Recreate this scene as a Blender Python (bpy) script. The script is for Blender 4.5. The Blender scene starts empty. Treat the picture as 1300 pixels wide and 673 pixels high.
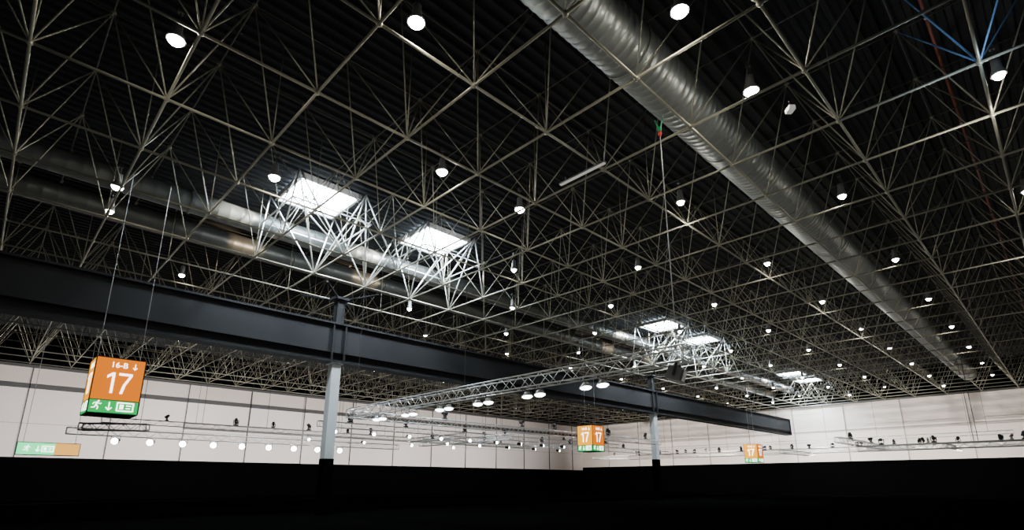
import bpy, math, random
from mathutils import Vector, Matrix
random.seed(4)
E=1.6
COL=bpy.context.scene.collection

# ------------------------------------------------------------ materials
def mat(name,col,rough=.6,metal=0.,emit=None,es=0.,noise=0.,nscale=4.,bump=0.,spec=None):
    m=bpy.data.materials.new(name); m.use_nodes=True
    nt=m.node_tree; b=nt.nodes['Principled BSDF']
    b.inputs['Base Color'].default_value=(*col,1); b.inputs['Roughness'].default_value=rough
    b.inputs['Metallic'].default_value=metal
    if spec is not None: b.inputs['Specular IOR Level'].default_value=spec
    if emit:
        b.inputs['Emission Color'].default_value=(*emit,1); b.inputs['Emission Strength'].default_value=es
    if noise>0 or bump>0:
        tc=nt.nodes.new('ShaderNodeTexCoord'); n=nt.nodes.new('ShaderNodeTexNoise')
        n.inputs['Scale'].default_value=nscale; n.inputs['Detail'].default_value=5
        nt.links.new(tc.outputs['Object'],n.inputs['Vector'])
        if noise>0:
            r=nt.nodes.new('ShaderNodeMapRange')
            r.inputs['To Min'].default_value=1-noise; r.inputs['To Max'].default_value=1+noise
            nt.links.new(n.outputs['Fac'],r.inputs['Value'])
            v=nt.nodes.new('ShaderNodeVectorMath'); v.operation='SCALE'
            v.inputs[0].default_value=col
            nt.links.new(r.outputs['Result'],v.inputs['Scale'])
            nt.links.new(v.outputs['Vector'],b.inputs['Base Color'])
        if bump>0:
            bp=nt.nodes.new('ShaderNodeBump'); bp.inputs['Strength'].default_value=bump
            nt.links.new(n.outputs['Fac'],bp.inputs['Height']); nt.links.new(bp.outputs['Normal'],b.inputs['Normal'])
    return m
M={}
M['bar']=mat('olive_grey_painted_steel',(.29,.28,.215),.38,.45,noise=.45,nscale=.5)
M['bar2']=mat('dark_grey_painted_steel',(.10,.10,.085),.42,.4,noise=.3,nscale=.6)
M['barlit']=mat('daylight_painted_steel',(.62,.63,.62),.35,.3,noise=.15,nscale=.6)  # daylight on the skylight braces is put into this pale colour
M['blue']=mat('blue_light_painted_steel',(.12,.27,.55),.45,.1,noise=.2,nscale=.6)  # bluish light on a few diagonals, put into their colour
M['deck']=mat('black_roof_sheet',(.010,.0115,.0135),.75,0,noise=.3,nscale=.4,spec=.3)
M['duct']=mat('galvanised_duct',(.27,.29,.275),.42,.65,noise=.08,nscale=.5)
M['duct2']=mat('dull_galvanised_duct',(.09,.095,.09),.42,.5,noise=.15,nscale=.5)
M['strap']=mat('dark_strap',(.06,.06,.06),.5,.6,noise=.1)
M['beam']=mat('near_black_paint',(.006,.0065,.0075),.8,0,noise=.2,nscale=.5,spec=.2)
M['col']=mat('grey_column_paint',(.38,.41,.42),.6,0,noise=.06,nscale=1)
M['wall']=mat('white_wall_panel',(.80,.73,.70),.8,0,noise=.10,nscale=.12)
M['wallt']=mat('beige_upper_wall_panel',(.62,.55,.50),.8,0,noise=.12,nscale=.2)
M['wallf']=mat('cream_wall_panel',(.84,.74,.67),.8,0,noise=.08,nscale=.12)
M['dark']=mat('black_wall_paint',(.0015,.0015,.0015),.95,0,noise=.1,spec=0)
M['floor']=mat('black_hall_floor',(.0012,.0012,.0012),.95,0,noise=.2,spec=0)
M['seam']=mat('grey_trim_paint',(.30,.28,.27),.6,0,noise=.1)
M['seamd']=mat('dark_trim_paint',(.06,.06,.06),.6,0,noise=.1)
M['alu']=mat('aluminium_truss',(.55,.56,.56),.35,.6,noise=.1)
M['blk']=mat('black_plastic',(.012,.012,.014),.45,0,noise=.1)
M['house']=mat('grey_lamp_housing',(.25,.25,.25),.4,.5,noise=.1)
M['lamp']=mat('lit_warm_lens',(1,1,1),.4,0,(1,.93,.80),300,noise=.01)
M['lamp2']=mat('dimmer_warm_lens',(1,1,1),.4,0,(1,.92,.78),90,noise=.01)
M['flood']=mat('lit_flood_lens',(1,1,1),.4,0,(.93,1,.98),14,noise=.01)
M['wash']=mat('lit_wash_lens',(1,1,1),.4,0,(.90,.95,1),110,noise=.01)
M['tube']=mat('fluorescent_diffuser',(.75,.73,.7),.5,0,(1,.97,.9),.25,noise=.01)
M['sky']=mat('skylight_glazing',(.9,.95,1),.4,0,(.72,.88,1),90,noise=.01)
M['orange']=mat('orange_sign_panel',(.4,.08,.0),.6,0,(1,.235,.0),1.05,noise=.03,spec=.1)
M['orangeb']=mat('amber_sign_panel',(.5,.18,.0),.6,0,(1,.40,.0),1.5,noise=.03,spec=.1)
M['orange2']=mat('pale_orange_sign_panel',(.6,.25,.05),.5,0,(1,.50,.10),1.4,noise=.03)
M['green']=mat('green_sign_panel',(.0,.25,.06),.6,0,(.0,.60,.12),1.0,noise=.03,spec=.1)
M['green2']=mat('pale_green_sign_panel',(.05,.5,.2),.5,0,(.12,1,.38),1.9,noise=.03)
M['signw']=mat('white_sign_print',(.9,.9,.85),.5,0,(1,.97,.92),4.5,noise=.01)
M['sgreen']=mat('green_strap',(.02,.4,.15),.5,0,noise=.1)
M['sred']=mat('red_hook_paint',(.6,.03,.02),.5,0,noise=.1)
M['pipe']=mat('red_sprinkler_pipe',(.20,.05,.03),.5,0,noise=.1)
M['wire']=mat('steel_wire',(.35,.36,.36),.4,.6,noise=.1)

# ------------------------------------------------------------ mesh builder
class MB:
    def __init__(s): s.v=[]; s.f=[]
    def tube(s,p,q,r,n=6,caps=True):
        p=Vector(p);q=Vector(q);d=(q-p).normalized()
        a=d.orthogonal().normalized();b=d.cross(a);o=len(s.v)
        for c in (p,q):
            for i in range(n):
                t=2*math.pi*i/n; s.v.append(tuple(c+a*(r*math.cos(t))+b*(r*math.sin(t))))
        for i in range(n):
            j=(i+1)%n; s.f.append((o+i,o+j,o+n+j,o+n+i))
        if caps:
            s.f.append(tuple(o+i for i in reversed(range(n)))); s.f.append(tuple(o+n+i for i in range(n)))
        return s
    def box(s,a,b):
        o=len(s.v);x0,y0,z0=a;x1,y1,z1=b
        s.v+=[(x0,y0,z0),(x1,y0,z0),(x1,y1,z0),(x0,y1,z0),(x0,y0,z1),(x1,y0,z1),(x1,y1,z1),(x0,y1,z1)]
        for f in ((0,3,2,1),(4,5,6,7),(0,1,5,4),(1,2,6,5),(2,3,7,6),(3,0,4,7)): s.f.append(tuple(o+i for i in f))
        return s
    def ball(s,c,r,n=6,m=4):
        o=len(s.v);c=Vector(c)
        s.v.append((c.x,c.y,c.z-r))
        for i in range(1,m):
            ph=-math.pi/2+math.pi*i/m
            for k in range(n):
                t=2*math.pi*k/n; s.v.append((c.x+r*math.cos(ph)*math.cos(t),c.y+r*math.cos(ph)*math.sin(t),c.z+r*math.sin(ph)))
        s.v.append((c.x,c.y,c.z+r)); L=len(s.v)-1
        for k in range(n):
            s.f.append((o,o+1+(k+1)%n,o+1+k))
            for i in range(m-2):
                a=o+1+i*n
                s.f.append((a+k,a+(k+1)%n,a+n+(k+1)%n,a+n+k))
            a=o+1+(m-2)*n; s.f.append((a+k,a+(k+1)%n,L))
        return s
    def lathe(s,prof,n=24,axis='Z',c=(0,0,0)):
        o=len(s.v)
        for (r,h) in prof:
            for k in range(n):
                t=2*math.pi*k/n
                if axis=='Z': p=(c[0]+r*math.cos(t),c[1]+r*math.sin(t),c[2]+h)
                elif axis=='X': p=(c[0]+h,c[1]+r*math.cos(t),c[2]+r*math.sin(t))
                else: p=(c[0]+r*math.sin(t),c[1]+h,c[2]+r*math.cos(t))
                s.v.append(p)
        for i in range(len(prof)-1):
            for k in range(n):
                a=o+i*n;j=(k+1)%n
                s.f.append((a+k,a+j,a+n+j,a+n+k))
        return s
    def mesh(s,name,m,smooth=False):
        me=bpy.data.meshes.new(name); me.from_pydata(s.v,[],s.f); me.update()
        me.materials.append(M[m])
        if smooth:
            for p in me.polygons: p.use_smooth=True
        return me
def ob(name,me,parent=None,loc=(0,0,0),rot=(0,0,0),label=None,cat=None,group=None,kind=None):
    o=bpy.data.objects.new(name,me); o.location=loc; o.rotation_euler=rot
    COL.objects.link(o)
    if parent: o.parent=parent
    if label:o['label']=label
    if cat:o['category']=cat
    if group:o['group']=group
    if kind:o['kind']=kind
    return o
def clone(root,loc,rot=None,label=None):
    def rec(o,par):
        c=o.copy(); COL.objects.link(c)
        if par: c.parent=par; c.matrix_parent_inverse=Matrix()
        for ch in list(o.children): rec(ch,c)
        return c
    kids=list(root.children)
    c=root.copy(); COL.objects.link(c); c.location=loc
    if rot is not None:c.rotation_euler=rot
    for k in kids: rec(k,c)
    if label:c['label']=label
    return c

# ------------------------------------------------------------ camera
cam=bpy.data.cameras.new('camera'); co=bpy.data.objects.new('camera',cam); COL.objects.link(co)
TILT=math.radians(14.67);HEAD=math.radians(45.7)
co.location=(0,0,E); co.rotation_euler=(math.pi/2+TILT,0,HEAD-math.pi/2)
cam.sensor_width=36; cam.lens=18.94; cam.shift_y=.0742; cam.clip_end=400; cam.clip_start=.05
bpy.context.scene.camera=co
def pix(p):
    u=math.cos(HEAD)*p[0]+math.sin(HEAD)*p[1]; r=math.sin(HEAD)*p[0]-math.cos(HEAD)*p[1]; z=p[2]-E
    d=u*math.cos(TILT)+z*math.sin(TILT)
    if d<.5:return None
    return 650+684*r/d, 433-684*(z*math.cos(TILT)-u*math.sin(TILT))/d, d
def inview(p):
    q=pix(p)
    return q is not None and 0<=q[0]<=1300 and 0<=q[1]<=583

# ------------------------------------------------------------ room shell
XW,YW=81.,64.2
ZB=E+10.0; ZT=E+13.0; ZD=E+13.5
floor=ob('floor',MB().box((-12,-12,-.3),(XW+.4,YW+.4,0)).mesh('floor','floor'),kind='structure')
d=MB(); per=.42; y=-12.; prof=[]
while y<YW+.3:
    prof+=[(y,0),(y+.14,0),(y+.18,.11),(y+.36,.11)]; y+=per
for (yy,zz) in prof: d.v+=[(-12,yy,ZD+zz),(XW+.4,yy,ZD+zz)]
for i in range(len(prof)-1): d.f.append((2*i,2*i+1,2*i+3,2*i+2))
d.box((-12,-12,ZD+.14),(XW+.4,YW+.4,ZD+.25))
ob('ceiling',d.mesh('ceiling','deck'),kind='structure')
def wall(name,vert,m,dado,zs,m2):
    me_all=MB(); mats=[]
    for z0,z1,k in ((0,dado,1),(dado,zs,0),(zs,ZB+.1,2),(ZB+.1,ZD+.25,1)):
        n=len(me_all.f)
        if vert=='Y': me_all.box((-12,YW,z0),(XW+.4,YW+.4,z1))
        else: me_all.box((XW,-12,z0),(XW+.4,YW,z1))
        mats+= [k]*(len(me_all.f)-n)
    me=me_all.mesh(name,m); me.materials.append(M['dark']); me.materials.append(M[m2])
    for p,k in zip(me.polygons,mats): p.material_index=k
    ob(name,me,kind='structure')
wall('wall_left','Y','wall',E+2.1,E+8.5,'wallt'); wall('wall_far','X','wallf',E+2.6,E+8.5,'wallf')
tn=1
def trim(a,b,m='seam'):
    global tn
    ob('trim_%d'%tn,MB().box(a,b).mesh('trim',m),kind='structure'); tn+=1
x=2.4-12.6
while x<80:
    trim((x-.035,YW-.12,E+2.1),(x+.035,YW,ZB+.1),'seamd'); x+=6.3
y=1.5
while y<62:
    trim((XW-.12,y-.035,E+2.6),(XW,y+.035,ZB+.1)); y+=6.3
trim((-12,YW-.12,E+8.1),(XW,YW,E+8.5),'seamd')
trim((-12,YW-.06,E+5.0),(XW,YW,E+5.03))
trim((XW-.06,-12,E+6.6),(XW,YW,E+6.63))
trim((-12,YW-.25,ZB-.05),(XW,YW,ZB+.2),'seamd'); trim((XW-.25,-12,ZB-.05),(XW,YW-.25,ZB+.2),'seamd')

# ------------------------------------------------------------ skylights
SKY=[(x,23.4) for x in (9.7,16.6,41.3,48.2,72.4,78.6)]
ns=1
for (sx,sy) in SKY:
    h=1.42
    w=ob('window_%d'%ns,MB().box((-h,-h,-.02),(h,h,.02)).mesh('skylight_glass','sky'),loc=(sx,sy,ZD-.12),kind='structure')
    f=MB()
    for s in (-1,1):
        f.box((s*h-.06,-h-.06,-.16),(s*h+.06,h+.06,.1)); f.box((-h,s*h-.06,-.16),(h,s*h+.06,.1))
    ob('frame',f.mesh('skylight_frame','seam'),w)
    ns+=1

# ------------------------------------------------------------ ducts
DUCTS=[(6.53,E+11.35,.76),(26.1,E+12.35,.50),(28.6,E+12.0,.50)]
def duct(yc,zc,R,label,mt,ridge,pitch):
    root=ob('ventilation_duct',None,loc=(-8,yc,zc),label=label,cat='duct',group='round ventilation ducts under the roof')
    prof=[];L=83. if R>.6 else 88.;x=0
    prof.append((R*.02,0)); prof.append((R,0))
    while x<L:
        prof+= [(R,x+.02),(R+ridge,x+.05),(R+ridge,x+.085),(R,x+.115)]
        x+=pitch
    prof.append((R*.02,x))
    me=MB().lathe(prof,40,'X').mesh('duct_pipe',mt,True)
    ob('duct_pipe',me,root)
    cm=MB().lathe([(R+.005,-.05),(R+.035,-.05),(R+.035,.05),(R+.005,.05)],40,'X').mesh('duct_collar',mt)
    x=1.5
    while x<L-1:
        ob('duct_collar',cm,root,loc=(x,0,0)); x+=5.74
    return root
duct(*DUCTS[0],'large galvanised spiral ventilation duct inside the roof frame','duct',.018,.26)
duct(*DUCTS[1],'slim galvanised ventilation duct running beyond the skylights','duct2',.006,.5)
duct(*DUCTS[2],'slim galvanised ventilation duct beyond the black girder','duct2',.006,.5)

# ------------------------------------------------------------ space frame
mx,my=2.8,3.1
bx=[16.0+mx*i for i in range(-8,24)]; bx=[v for v in bx if v<XW-.4]
by=[9.20+my*j for j in range(-4,20)]; by=[v for v in by if v<YW-.3]
tx=[v+mx/2 for v in bx if v+mx/2<XW-.2]; ty=[v+my/2 for v in by if v+my/2<YW-.2]
def hits(p,q,r):
    for (yc,zc,R) in DUCTS:
        py,pz=p[1]-yc,p[2]-zc; dy,dz=q[1]-p[1],q[2]-p[2]
        L=dy*dy+dz*dz
        t=0 if L<1e-9 else max(0,min(1,-(py*dy+pz*dz)/L))
        if math.hypot(py+t*dy,pz+t*dz)<R+r+.05: return True
    return False
sf=ob('space_frame',None,loc=(0,0,0),label='olive grey steel space frame with ball nodes under black roof',cat='roof truss')
for yv in by:
    ob('lower_chord',MB().tube((bx[0],yv,ZB),(bx[-1],yv,ZB),.038,8).mesh('lower_chord','bar',True),sf)
for xv in bx:
    ob('lower_chord',MB().tube((xv,by[0],ZB),(xv,by[-1],ZB),.038,8).mesh('lower_chord','bar',True),sf)
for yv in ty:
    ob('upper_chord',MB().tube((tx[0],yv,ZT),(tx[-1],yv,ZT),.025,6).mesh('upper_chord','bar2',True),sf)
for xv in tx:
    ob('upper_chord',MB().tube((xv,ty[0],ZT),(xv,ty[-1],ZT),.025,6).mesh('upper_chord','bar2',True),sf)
diags=[];verts=[];braces=[]
for i,xv in enumerate(bx):
    for j,yv in enumerate(by):
        for sx in (-1,1):
            for sy in (-1,1):
                q=(xv+sx*mx/2,yv+sy*my/2,ZT)
                if tx[0]-.1<q[0]<tx[-1]+.1 and ty[0]-.1<q[1]<ty[-1]+.1 and not hits((xv,yv,ZB),q,.04):
                    diags.append(((xv,yv,ZB),q))
        if (i+j)%2==0:
            p=(xv,yv,ZB);q=(xv,yv,ZD)
            if not hits(p,q,.03): verts.append((p,q))
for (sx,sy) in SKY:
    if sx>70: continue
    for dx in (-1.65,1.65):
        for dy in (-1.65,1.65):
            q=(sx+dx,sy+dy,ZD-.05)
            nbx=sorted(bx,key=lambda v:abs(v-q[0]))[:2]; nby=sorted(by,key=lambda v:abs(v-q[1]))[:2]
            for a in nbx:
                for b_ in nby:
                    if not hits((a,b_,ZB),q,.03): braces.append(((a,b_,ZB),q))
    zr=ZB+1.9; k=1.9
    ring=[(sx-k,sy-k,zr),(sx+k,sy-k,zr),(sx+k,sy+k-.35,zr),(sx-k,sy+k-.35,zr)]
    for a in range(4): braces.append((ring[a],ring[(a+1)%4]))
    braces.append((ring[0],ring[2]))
def dist(s):
    c=[(s[0][k]+s[1][k])/2 for k in range(3)]
    return (0 if (inview(c) or inview(s[0])) else 1000)+math.dist(c,(0,0,E))
def split(lst,name,r,mt,n=6):
    lst=sorted(lst,key=dist)
    for s in lst[:100]:
        mm=mt
        if name=='diagonal_brace' and (math.hypot(s[0][0]-16,s[0][1]+.1)<.5 or (math.hypot(s[0][0]-13.2,s[0][1]+.1)<.5 and s[1][0]>s[0][0])): mm='blue'  # these braces are coloured as if lit blue
        ob(name,MB().tube(s[0],s[1],r,8).mesh(name,mm,True),sf)
    b=MB()
    for s in lst[100:]: b.tube(s[0],s[1],r*.88,n,False)
    if b.v: ob(name,b.mesh(name,mt,True),sf,kind='stuff')
split(diags,'diagonal_brace',.021,'bar'); split(verts,'vertical_strut',.017,'bar'); split(braces,'skylight_brace',.036,'barlit')
nodes=[(x,y,ZB) for x in bx for y in by]+[(x,y,ZT) for x in tx for y in ty]
nodes.sort(key=lambda p:(0 if inview(p) else 1000)+math.dist(p,(0,0,E)))
nm=MB().ball((0,0,0),.08,10,6).mesh('ball_node','bar',True)
for p in nodes[:100]: ob('ball_node',nm,sf,loc=p)
b=MB()
for p in nodes[100:]: b.ball(p,.08,6,4)
ob('ball_node',b.mesh('ball_node','bar',True),sf,kind='stuff')

# red sprinkler pipe
r=ob('sprinkler_pipe',MB().tube((0,0,0),(70,0,0),.045,8).mesh('sprinkler_pipe','pipe',True),loc=(2,.75,E+13.25),
   label='long dull red sprinkler pipe beneath the roof sheets',cat='pipe')
b=MB()
for k in range(20):
    b.tube((2+k*3.4,0,-.04),(2+k*3.4,0,-.15),.02,6)
    b.lathe([(.001,-.15),(.05,-.16),(.05,-.17),(.001,-.18)],8,'Z',(2+k*3.4,0,0))
ob('sprinkler_head',b.mesh('sprinkler_head','wire'),r)

# ------------------------------------------------------------ girder + columns
YB=26.8; gb=E+6.12; gt=E+8.3
g=ob('roof_girder',None,loc=(-11,YB,gb),label='long deep black steel girder carried on grey columns',cat='girder')
L=89.9
ob('web',MB().box((0,-.05,.1),(L,.05,2.08)).mesh('web','beam'),g)
ob('bottom_flange',MB().box((0,-.38,0),(L,.38,.10)).mesh('bottom_flange','beam'),g)
ob('top_flange',MB().box((0,-.38,2.08),(L,.38,2.18)).mesh('top_flange','beam'),g)
ob('side_plate',MB().box((0,-.22,.55),(L,-.18,2.08)).mesh('side_plate','beam'),g)
for cx in (12.9,44.5):
    for s in (-.35,.35):
        ob('stiffener',MB().box((cx+11+s-.03,-.36,.1),(cx+11+s+.03,-.22,2.08)).mesh('stiffener','beam'),g)
ob('end_plate',MB().box((L,-.38,0),(L+.06,.38,2.18)).mesh('end_plate','beam'),g)
for cx in (12.9,44.5):
    c=ob('column',None,loc=(cx,YB,0),label='light grey square steel column carrying the black girder',cat='column',group='columns under the girder')
    s=.25; zs=2.75 if cx<20 else 3.6
    b=MB().box((-s,-s,zs),(s,-s+.08,gb-.08)).box((-s,s-.08,zs),(s,s,gb-.08)).box((-.18,-s+.08,zs),(.18,s-.08,gb-.08))
    b.box((-s,-s+.08,zs),(-s+.05,s-.08,gb-.08)).box((s-.05,-s+.08,zs),(s,s-.08,gb-.08))
    ob('shaft',b.mesh('shaft','col'),c)
    ob('added_sleeve',MB().box((-s-.02,-s-.02,0),(s+.02,s+.02,zs)).box((-s-.04,-s-.04,0),(s+.04,s+.04,.12)).mesh('added_sleeve','dark'),c,label='added black column sleeve')  # sleeve is added to keep the column foot black
    ob('cap_plate',MB().box((-.34,-.34,gb-.06),(.34,.34,gb)).mesh('cap_plate','col'),c)
    z=gt
    b=MB().box((-.22,-.22,z),(.22,.22,ZB-.35)).box((-.45,-.4,ZB-.35),(.45,.4,ZB-.22))
    ob('upper_shaft',b.mesh('upper_shaft','beam'),c)
    b=MB()
    for sx in (-1,1):
        for sy in (-1,1): b.tube((sx*.2,sy*.2,ZB-.3),(sx*1.5,sy*1.5,ZB+.0),.05,8)
    ob('head_strut',b.mesh('head_strut','beam'),c)

# ------------------------------------------------------------ high bay lamps
def highbay(k,mt):
    r=ob('high_bay_lamp',None,loc=(0,0,-50),label='round grey high bay lamp with glowing lens hanging from roof bars',cat='lamp',group='high bay lamps in the roof')
    ob('housing',MB().lathe([(.02,.52),(.10,.50),(.11,.30),(.115,.22),(k+.035,.04),(k+.04,0),(k,0),(.10,.18)],20).mesh('housing','house',True),r)
    ob('lens',MB().lathe([(k-.005,.02),(k-.02,-.05),(k*.6,-.10),(.01,-.13)],20).mesh('lens',mt,True),r)
    ob('stem',MB().tube((0,0,.5),(0,0,.9),.02,6).box((-.06,-.06,.8),(.06,.06,.92)).mesh('stem','strap'),r)
    return r
near=[(5.57,8.9),(9.68,4.46),(1.7,13.4),(13.45,4.4),(9.8,13.5),(5.8,17.9),(1.97,22.5),(13.6,13.5)]
far=[(17.5,-.4),(17.6,8.8),(21.5,4.35),(17.8,18.1),(2.1,24.9),(6,30.6),(26,-.5)]
rows={4.35:30,8.85:26.1,13.55:22,18.05:26,22.5:22,27.1:17.6,31.6:22,36:17.6,41:13.6,45.4:9.4}
for yv,x0 in rows.items():
    x=x0
    while x<79:
        far.append((x,yv)); x+=8.25
for x in (34.4,42.6,51):far.append((x,-.5))
zl=E+10.35
for lst,k,mt in ((near,.18,'lamp'),(far,.135,'lamp2')):
    lr=highbay(k,mt); first=True
    for (x,y) in lst:
        if first: lr.location=(x,y,zl); first=False
        else: clone(lr,(x,y,zl))

# linear luminaire
l=ob('linear_luminaire',None,loc=(12.75,9.75,E+10.0-.12),label='narrow white fluorescent batten fixed below the roof bars',cat='lamp')
ob('body',MB().box((-.06,-.95,0),(.06,.95,.05)).mesh('body','house'),l)
ob('diffuser',MB().box((-.05,-.93,-.03),(.05,.93,0)).mesh('diffuser','tube'),l)
for s in (-.7,.7): ob('hanger',MB().tube((0,s,.05),(0,s,.2),.01,6).mesh('hanger','wire'),l)

# ------------------------------------------------------------ box truss
def truss(p,q,size,label,group='aluminium lighting trusses'):
    p=Vector(p);q=Vector(q);L=(q-p).length
    ang=math.atan2(q.y-p.y,q.x-p.x)
    r=ob('lighting_truss',None,loc=p,rot=(0,0,ang),label=label,cat='truss',group=group)
    h=size/2
    cm=MB().tube((0,0,0),(L,0,0),.022,8).mesh('chord','alu',True)
    for a,b in ((-h,-h),(h,-h),(-h,h),(h,h)): ob('chord',cm,r,loc=(0,a,b))
    n=max(2,round(L/(size*1.1))); st=L/n
    for face in range(4):
        b=MB()
        for i in range(n):
            s0=-h if i%2==0 else h; x0=i*st;x1=x0+st
            if face==0: P=(x0,-h,s0);Q=(x1,-h,-s0)
            elif face==1: P=(x0,h,s0);Q=(x1,h,-s0)
            elif face==2: P=(x0,s0,-h);Q=(x1,-s0,-h)
            else: P=(x0,s0,h);Q=(x1,-s0,h)
            b.tube(P,Q,.011,5)
        ob('lacing',b.mesh('lacing','alu',True),r)
    b=MB()
    for x in (0,L):
        b.tube((x,-h,-h),(x,h,-h),.018,6).tube((x,-h,h),(x,h,h),.018,6).tube((x,-h,-h),(x,-h,h),.018,6).tube((x,h,-h),(x,h,h),.018,6)
    ob('end_frame',b.mesh('end_frame','alu'),r)
    return r
ZR=E+3.1
T='aluminium box truss '
truss((12.24,6.3,ZR),(12.24,23.4,ZR),.40,T+'carrying a row of lit floodlights')
truss((12.5,23.7,ZR),(40,23.7,ZR),.34,T+'meeting the floodlight truss')
truss((3,34.5,E+2.45),(22,34.5,E+2.45),.32,T+'carrying white wash lights before wall')
truss((60,-2,E+3),(60,40,E+3),.45,'long aluminium box truss with moving head spotlights')
truss((45,12,E+3),(59.7,12,E+3),.40,'short aluminium box truss joining the long spotlight truss')
truss((46,0,E+2.35),(46,11,E+2.35),.36,'low aluminium box truss with moving head spotlights')
truss((24,34,E+3.3),(59.6,34,E+3.3),.40,T+'near the grey columns')
truss((14,30.5,E+3.3),(44,30.5,E+3.3),.32,T+'with small black spotlights')
truss((9,38.5,E+3.4),(40,38.5,E+3.4),.34,T+'with small black spotlights')
truss((23.4,33.6,E+2.7),(23.4,24.0,E+2.7),.32,'short aluminium box truss tying two long trusses')
truss((32,47.7,E+4.2),(32,39,E+4.2),.34,'short aluminium box truss near the white wall')
truss((6,48,E+4.3),(50,48,E+4.3),.36,T+'close to the white wall')
truss((71,2,E+3.7),(71,54,E+3.7),.45,'long aluminium box truss before the cream wall')
truss((60.4,21.5,E+3.1),(70.6,21.5,E+3.5),.38,'short aluminium box truss tying two long trusses')
truss((52,2,E+2.6),(52,11.7,E+2.6),.36,'low aluminium box truss with moving head spotlights')
truss((76,4,E+5.0),(76,50,E+5.0),.36,'long aluminium box truss before the cream wall')
truss((62,8,E+3.2),(70.5,8,E+3.2),.34,'short aluminium box truss tying two long trusses')

# floodlights
def flood():
    r=ob('floodlight',None,loc=(0,0,-50),label='round lit floodlight clamped under the aluminium truss',cat='floodlight',group='floodlights on the truss')
    ob('housing',MB().lathe([(.01,.16),(.09,.15),(.11,.10),(.185,.02),(.19,0),(.17,0)],20).mesh('housing','house',True),r)
    ob('lens',MB().lathe([(.17,.01),(.14,-.02),(.01,-.03)],20).mesh('lens','flood',True),r)
    ob('yoke',MB().tube((-.2,0,.05),(-.2,0,.22),.012,6).tube((.2,0,.05),(.2,0,.22),.012,6).tube((-.2,0,.22),(.2,0,.22),.012,6).mesh('yoke','strap'),r)
    return r
fr=flood();first=True
for y in (8.9,9.5,11.3,11.85,13.7,14.25,15.9,16.45,18.2,18.75,20.5,21.0):
    loc=(12.24,y,ZR-.48); rot=(math.radians(-10),math.radians(6),0)
    if first: fr.location=loc; fr.rotation_euler=rot; first=False
    else: clone(fr,loc,rot)
# wash lights
def wash(k=1.,es='wash'):
    r=ob('wash_light',None,loc=(0,0,-50),label='small bright white wash light clamped below a truss',cat='spotlight',group='wash lights in front of the wall')
    ob('barrel',MB().lathe([(.01,-.0),(.12*k,-.02),(.13*k,.0),(.13*k,.30),(.11*k,.30)],16,'Y').mesh('barrel','blk',True),r)
    ob('lens',MB().lathe([(.12*k,-.03),(.06*k,-.05),(.01,-.055)],16,'Y').mesh('lens',es,True),r)
    a=.16*k
    ob('yoke',MB().tube((-a,.15,0),(-a,.15,.22),.012,6).tube((a,.15,0),(a,.15,.22),.012,6).tube((-a,.15,.22),(a,.15,.22),.012,6).mesh('yoke','strap'),r)
    return r
for WL,k in (([(5+1.55*k,34.35,E+2.03) for k in range(9)],1.25),([(15+2.6*k,30.35,E+2.88) for k in range(9)]+[(17+4.4*k,38.35,E+2.94) for k in range(4)]+[(26+3.3*k,33.8,E+2.84) for k in range(5)],.8)):
    wr=wash(k);first=True
    for loc in WL:
        rot=(math.radians(8),0,math.radians(-20 if k>1 else random.uniform(-50,50)))
        if first: wr.location=loc; wr.rotation_euler=rot; first=False
        else: clone(wr,loc,rot)
# moving heads
def mhead():
    r=ob('moving_head_light',None,loc=(0,0,-50),label='black moving head spotlight standing on the truss',cat='spotlight',group='moving head spotlights')
    ob('base',MB().box((-.2,-.16,0),(.2,.16,.13)).mesh('base','blk'),r)
    ob('yoke',MB().box((-.22,-.05,.17),(.22,.05,.22)).box((-.24,-.06,.17),(-.18,.06,.55)).box((.18,-.06,.17),(.24,.06,.55)).box((-.06,-.06,.13),(.06,.06,.17)).mesh('yoke','blk'),r)
    ob('head',MB().lathe([(.01,-.24),(.11,-.22),(.15,-.05),(.16,.22),(.13,.26),(.01,.24)],16,'Y').mesh('head','blk',True),r,loc=(0,0,.48))
    r.scale=(.72,.72,.72)
    return r
mr=mhead();first=True
MH=[(60,y,E+3.25) for y in (1.5,4,6.8,9.5,14,16.5,18.6,20.2,23,25.5,28,31,33.2,36,38.5)]+[(46,y,E+2.56) for y in (2,6.5,9.5)]+[(48.5,12,E+3.22),(54.5,12,E+3.22)]\
  +[(x,23.7,ZR+.19) for x in (18,24,27,33,38)]+[(x,34,E+3.52) for x in (30,37,41,50,56)]+[(71,y,E+3.95) for y in (4,10.5,13.5,17,24,26.5,29,35,38,42,46,50)]\
  +[(x,30.5,E+3.48) for x in (16,20,25,29,36,42)]+[(x,38.5,E+3.59) for x in (12,17,22,28,34)]+[(x,48,E+4.5) for x in (10,18,25,36,45)]+[(52,y,E+2.8) for y in (3.5,8)]
for i,loc in enumerate(MH):
    rot=(0,0,random.uniform(0,3))
    if first: mr.location=loc; mr.rotation_euler=rot; first=False
    else:
        c=clone(mr,loc,rot)
        hd=[k for k in c.children if k.name.startswith('head')][0]; hd.rotation_euler=(random.uniform(-1.4,1.4),0,0)

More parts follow.
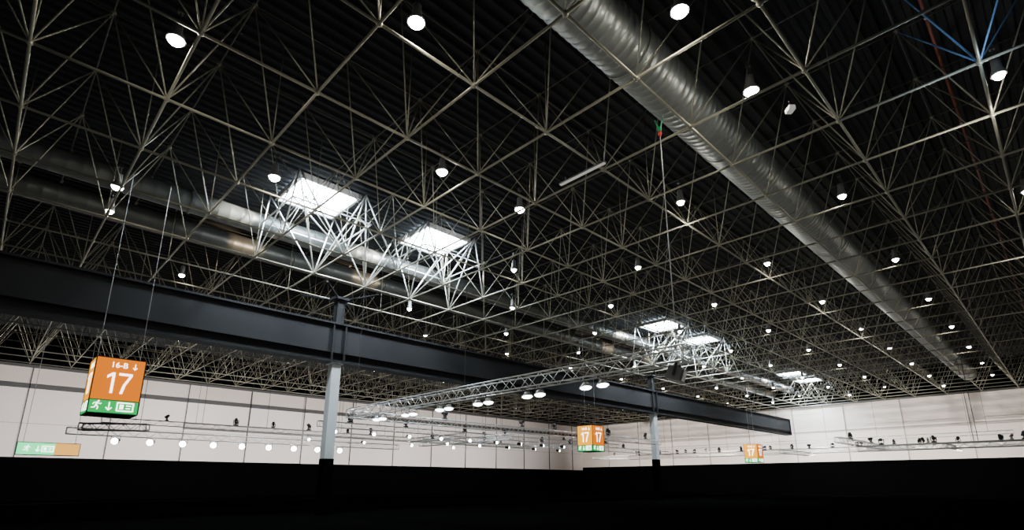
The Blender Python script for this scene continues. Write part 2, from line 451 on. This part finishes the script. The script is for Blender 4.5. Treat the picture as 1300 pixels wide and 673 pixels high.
# hoist cable with green sling and red hook
h=ob('hoist_cable',None,loc=(12.22,6.55,0),label='thin steel hoist cable with green sling and red hook',cat='cable')
ob('cable',MB().tube((0,0,ZR+.2),(0,0,ZB-.55),.014,6).mesh('cable','wire'),h)
ob('sling',MB().tube((0,-.04,ZB-.3),(0,-.12,ZB),.02,6).tube((0,.04,ZB-.3),(0,.12,ZB),.02,6).box((-.03,-.05,ZB-.42),(.03,.05,ZB-.28)).mesh('sling','sgreen'),h)
ob('hook',MB().lathe([(.01,.06),(.05,.04),(.06,-.02),(.03,-.1),(.01,-.14)],10,'Z',(0,0,ZB-.48)).mesh('hook','sred',True),h)
HC=[(12.24,15,ZR+.2),(12.24,22.9,ZR+.2),(30,23.7,ZR+.18),(6,34.5,E+2.6),(17,34.5,E+2.6),(60,5.5,E+3.2),(60,21.4,E+3.2),(60,34.8,E+3.2),(46,4.2,E+2.6),
 (18,30.5,E+3.46),(27,30.5,E+3.46),(38,30.5,E+3.46),(14,38.5,E+3.57),(25,38.5,E+3.57),(36,38.5,E+3.57),
 (71,7,E+3.93),(71,20,E+3.93),(71,32,E+3.93),(71,45,E+3.93),(52,5,E+2.8),(32,34,E+3.5),(45,34,E+3.5),(76,6,E+5.2),(76,16,E+5.2),(76,28,E+5.2),(76,40,E+5.2)]
HC+=[(x,48,E+4.48) for x in (8,12,16,20.5,24,29,33,38,42,48)]+[(x,38.5,E+3.57) for x in (10,19.5,31)]
for (x,y,za) in HC:
    ob('hoist_cable',MB().tube((0,0,za),(0,0,ZB),.014,6).mesh('hoist_cable','strap'),loc=(x,y,0),label='thin steel hoist cable holding an aluminium truss',cat='cable',group='truss hoist cables')
# loudspeaker near truss end
s=ob('loudspeaker',None,loc=(12.3,6.75,ZR-.62),rot=(math.radians(20),0,.3),label='grey wedge loudspeaker slung beneath the truss end',cat='loudspeaker')
ob('cabinet',MB().box((-.22,-.18,0),(.22,.18,.34)).box((-.18,-.22,.03),(.18,-.18,.31)).mesh('cabinet','house'),s)
ob('bracket',MB().box((-.25,-.03,.1),(-.22,.03,.45)).box((.22,-.03,.1),(.25,.03,.45)).mesh('bracket','strap'),s)
# small roof floodlight
s=ob('roof_floodlight',None,loc=(14.12,3.7,E+9.75),rot=(0,0,.8),label='small grey box floodlight under the roof bars',cat='floodlight')
ob('housing',MB().box((-.12,-.08,-.06),(.12,.08,.06)).box((-.10,-.10,-.05),(.10,-.08,.05)).mesh('housing','tube'),s)
ob('bracket',MB().tube((0,0,.06),(0,0,.25),.012,6).mesh('bracket','strap'),s)

# ------------------------------------------------------------ signs
def text_mesh(txt,size,m,bold=.0):
    cu=bpy.data.curves.new('t','FONT'); cu.body=txt; cu.size=size; cu.align_x='CENTER'; cu.align_y='CENTER'; cu.extrude=.004; cu.offset=bold
    t=bpy.data.objects.new('t',cu); COL.objects.link(t)
    dg=bpy.context.evaluated_depsgraph_get(); dg.update()
    me=bpy.data.meshes.new_from_object(t.evaluated_get(dg)); bpy.data.objects.remove(t)
    me.materials.clear(); me.materials.append(M[m]); return me
T16=text_mesh('16-B',.23,'signw',0)
def extr(polys,m,name,t=.006):
    b=MB()
    for P in polys:
        n=len(P);o=len(b.v)
        for (x,y) in P:b.v.append((x,y,t))
        for (x,y) in P:b.v.append((x,y,0))
        b.f.append(tuple(o+i for i in range(n)));b.f.append(tuple(o+n+i for i in reversed(range(n))))
        for i in range(n):
            j=(i+1)%n;b.f.append((o+i,o+n+i,o+n+j,o+j))
    return b.mesh(name,m)
def bar2(x0,y0,x1,y1,w):
    dx,dy=x1-x0,y1-y0;l=math.hypot(dx,dy);nx,ny=-dy/l*w/2,dx/l*w/2
    return [(x0-nx,y0-ny),(x1-nx,y1-ny),(x1+nx,y1+ny),(x0+nx,y0+ny)]
def arrow(s): return [bar2(0,s,0,-s*.8,s*.22),bar2(-s*.6,-s*.3,0.03*s,-s,s*.22),bar2(s*.6,-s*.3,-.03*s,-s,s*.22)]
def runner(s):
    c=[(s*.25+.16*s*math.cos(t*math.pi/5),s*.85+.16*s*math.sin(t*math.pi/5)) for t in range(10)]
    return [c,bar2(s*.1,s*.65,-s*.1,0,s*.28),bar2(-s*.1,.05*s,s*.3,-.3*s,s*.17),bar2(s*.3,-.3*s,s*.15,-.8*s,s*.15),
            bar2(-s*.1,.02*s,-s*.35,-.45*s,s*.17),bar2(-s*.35,-.42*s,-s*.8,-.45*s,s*.15),
            bar2(s*.1,.6*s,s*.5,.3*s,s*.12),bar2(s*.5,.3*s,s*.75,.5*s,s*.12),bar2(0,.6*s,-s*.45,.5*s,s*.12),bar2(-s*.45,.5*s,-s*.6,.15*s,s*.12)]
H=.31
one=[[(-.15,-H),(-.085,-H),(-.085,H),(-.15,H)],[(-.15,H),(-.15,H-.09),(-.27,H-.18),(-.27,H-.10)]]
sev=[[(.01,H),(.01,H-.07),(.35,H-.07),(.35,H)],[(.28,H-.07),(.35,H-.07),(.215,-.05),(.145,-.05)],[(.145,-.05),(.215,-.05),(.165,-H),(.095,-H)]]
T17=extr(one+sev,'signw','number_text')
AR1=extr(arrow(.12),'signw','arrow_symbol')
ARs=extr(arrow(.09),'signw','arrow_symbol')
RUN=extr(runner(.15),'signw','running_figure_symbol')
DOOR=extr([bar2(-.2,.12,.2,.12,.035),bar2(-.2,-.12,.2,-.12,.035),bar2(-.2,-.13,-.2,.13,.035),bar2(.2,-.13,.2,.13,.035),
  [(-.14,-.07),(-.04,-.07),(-.04,.07),(-.14,.07)],bar2(.02,.04,.15,.04,.03),bar2(.02,-.04,.13,-.04,.03)],'signw','door_symbol')
S=.62
def cube_sign(loc,label):
    r=ob('hall_sign',None,loc=loc,label=label,cat='sign',group='cube hall number signs')
    zo0,zo1=-.45,.80; zg0=-.84
    fr=MB()
    for sx in (-1,1):
        for sy in (-1,1): fr.box((sx*S-.015,sy*S-.015,zg0-.02),(sx*S+.015,sy*S+.015,zo1+.02))
    fr.box((-S,-S,zo1),(S,S,zo1+.03)).box((-S,-S,zg0-.03),(S,S,zg0)).box((-S,-S,zo0-.02),(S,S,zo0))
    ob('frame',fr.mesh('sign_frame','strap'),r)
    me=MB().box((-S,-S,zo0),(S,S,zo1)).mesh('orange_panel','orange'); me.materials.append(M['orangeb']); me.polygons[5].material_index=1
    ob('orange_panel',me,r)
    ob('green_panel',MB().box((-S,-S,zg0),(S,S,zo0-.02)).mesh('green_panel','green'),r)
    for rot in ((math.pi/2,0,0),(math.pi/2,0,-math.pi/2)):
        R=Matrix.Rotation(rot[2],4,'Z')
        def put(name,me,x,z):
            v=R@Vector((x,-S-.006,z)); ob(name,me,r,loc=v,rot=rot)
        put('number_text',T17,-.02,.06)
        put('direction_text',T16,-.04,.60); put('arrow_symbol',ARs,.36,.60)
        put('running_figure_symbol',RUN,-.42,-.64); put('arrow_symbol',AR1,-.12,-.64); put('door_symbol',DOOR,.28,-.64)
    for sx in (-1,1):
        ob('hanging_wire',MB().tube((sx*.55,0,zo1+.03),(sx*.55,0,ZB-loc[2]),.01,6).mesh('hanging_wire','wire'),r)
    return r
cube_sign((2.7,20.4,E+2.82),'orange and green cube sign reading 16-B and 17')
cube_sign((29.2,22.4,E+2.8),'orange and green cube sign reading 17 hung on wires')
cube_sign((52.3,21.1,E+2.6),'orange and green cube sign reading 17 above spotlights')
# exit sign
r=ob('exit_sign',None,loc=(2.3,32,E+1.42),label='long glowing green and pale orange exit light box',cat='sign')
ob('case',MB().box((-1.1,-.1,-.28),(1.1,.12,.28)).mesh('case','strap'),r)
ob('green_panel',MB().box((-1.07,-.13,-.25),(0.2,-.1,.25)).mesh('green_panel','green2'),r)
ob('orange_panel',MB().box((.2,-.13,-.25),(1.07,-.1,.25)).mesh('orange_panel','orange2'),r)
ob('running_figure_symbol',RUN,r,loc=(-.75,-.135,0),rot=(math.pi/2,0,0))
ob('arrow_symbol',AR1,r,loc=(-.38,-.135,0),rot=(math.pi/2,0,0))
ob('door_symbol',DOOR,r,loc=(-.04,-.135,0),rot=(math.pi/2,0,0))
for s_ in (-.9,.9): ob('hanging_wire',MB().tube((s_,0,.28),(s_,0,ZB-E-1.42),.01,6).mesh('hanging_wire','wire'),r)
truss((2.1,20.6,E+1.60),(3.6,19.5,E+1.60),.20,'short aluminium truss piece slung under orange sign')

# ------------------------------------------------------------ lights
w=bpy.data.worlds.new('world'); bpy.context.scene.world=w; w.use_nodes=True
w.node_tree.nodes['Background'].inputs['Color'].default_value=(.75,.88,1,1)
w.node_tree.nodes['Background'].inputs['Strength'].default_value=.05
def area(name,loc,sx,sy,power,col,rot):
    l=bpy.data.lights.new(name,'AREA'); l.shape='RECTANGLE'; l.size=sx; l.size_y=sy; l.energy=power; l.color=col
    o=bpy.data.objects.new(name,l); o.location=loc; o.rotation_euler=rot; COL.objects.link(o)
area('added_uplight',(36,29,E+2.0),80,62,2500,(1,.98,.92),(math.pi,0,0))  # added unseen panel, stands in for light rising from the hall below
def spot(name,loc,target,power,ang,col,rad=.1):
    l=bpy.data.lights.new(name,'SPOT'); l.energy=power; l.spot_size=ang; l.spot_blend=.6; l.color=col; l.shadow_soft_size=rad
    o=bpy.data.objects.new(name,l); o.location=loc; COL.objects.link(o)
    o.rotation_euler=(Vector(target)-Vector(loc)).to_track_quat('-Z','Y').to_euler()
def point(name,loc,power,col,rad=.02):
    l=bpy.data.lights.new(name,'POINT'); l.energy=power; l.color=col; l.shadow_soft_size=rad
    o=bpy.data.objects.new(name,l); o.location=loc; COL.objects.link(o)
for (sx,sy) in SKY:
    f=1 if sx<70 else .5
    spot('daylight_standin_spot',(sx,sy,ZD-.35),(sx-3.2,26.0,ZD-1.3),20000*f,.36,(1,.93,.84),.15)
    spot('daylight_standin_spot',(sx-.4,24.6,ZB+1.1),(sx-1.6,28.6,ZB+2.0),2200*f,.5,(1,.72,.45),.1)  # added spot under the first slim duct, imitates sunlight on the second
    spot('daylight_standin_spot',(sx,sy,ZD-.35),(sx+.1,sy+.5,ZB),7000*f,2.2,(.88,.94,1),.3)
    for dx,dy in ((-1.2,-3.0),(1.6,-2.6)):
        spot('skylight_upspot',(sx+dx,sy+dy,ZB+.5),(sx,sy,ZD-1.2),700*f,1.7,(.88,.95,1),.2)  # unseen spots below the skylight, shining up at its braces
for x in (4,14,26,40,55): spot('added_wall_spot',(x,50,E+2.2),(x,YW,E+4.5),6800,2.2,(1,.96,.93))  # added spots without a fixture, brighten the left wall
for y in (8,20,34,50): spot('added_wall_spot',(68,y,E+2.2),(XW,y,E+5.0),7400,2.2,(1,.95,.89))  # same added spots for the far wall
for (x,y) in ((18.8,9.2),(27.2,9.2),(35.6,9.2),(44,9.2),(18.8,-.1),(32.8,-.1)):
    point('added_node_light',(x-.25,y-.25,ZB-.45),80,(1,.96,.86))  # added points without a fixture, light the braces fanning from these nodes
point('added_node_light',(15.7,-.5,ZB-.6),50,(.6,.8,1))  # added bluish point beside the blue-coloured braces
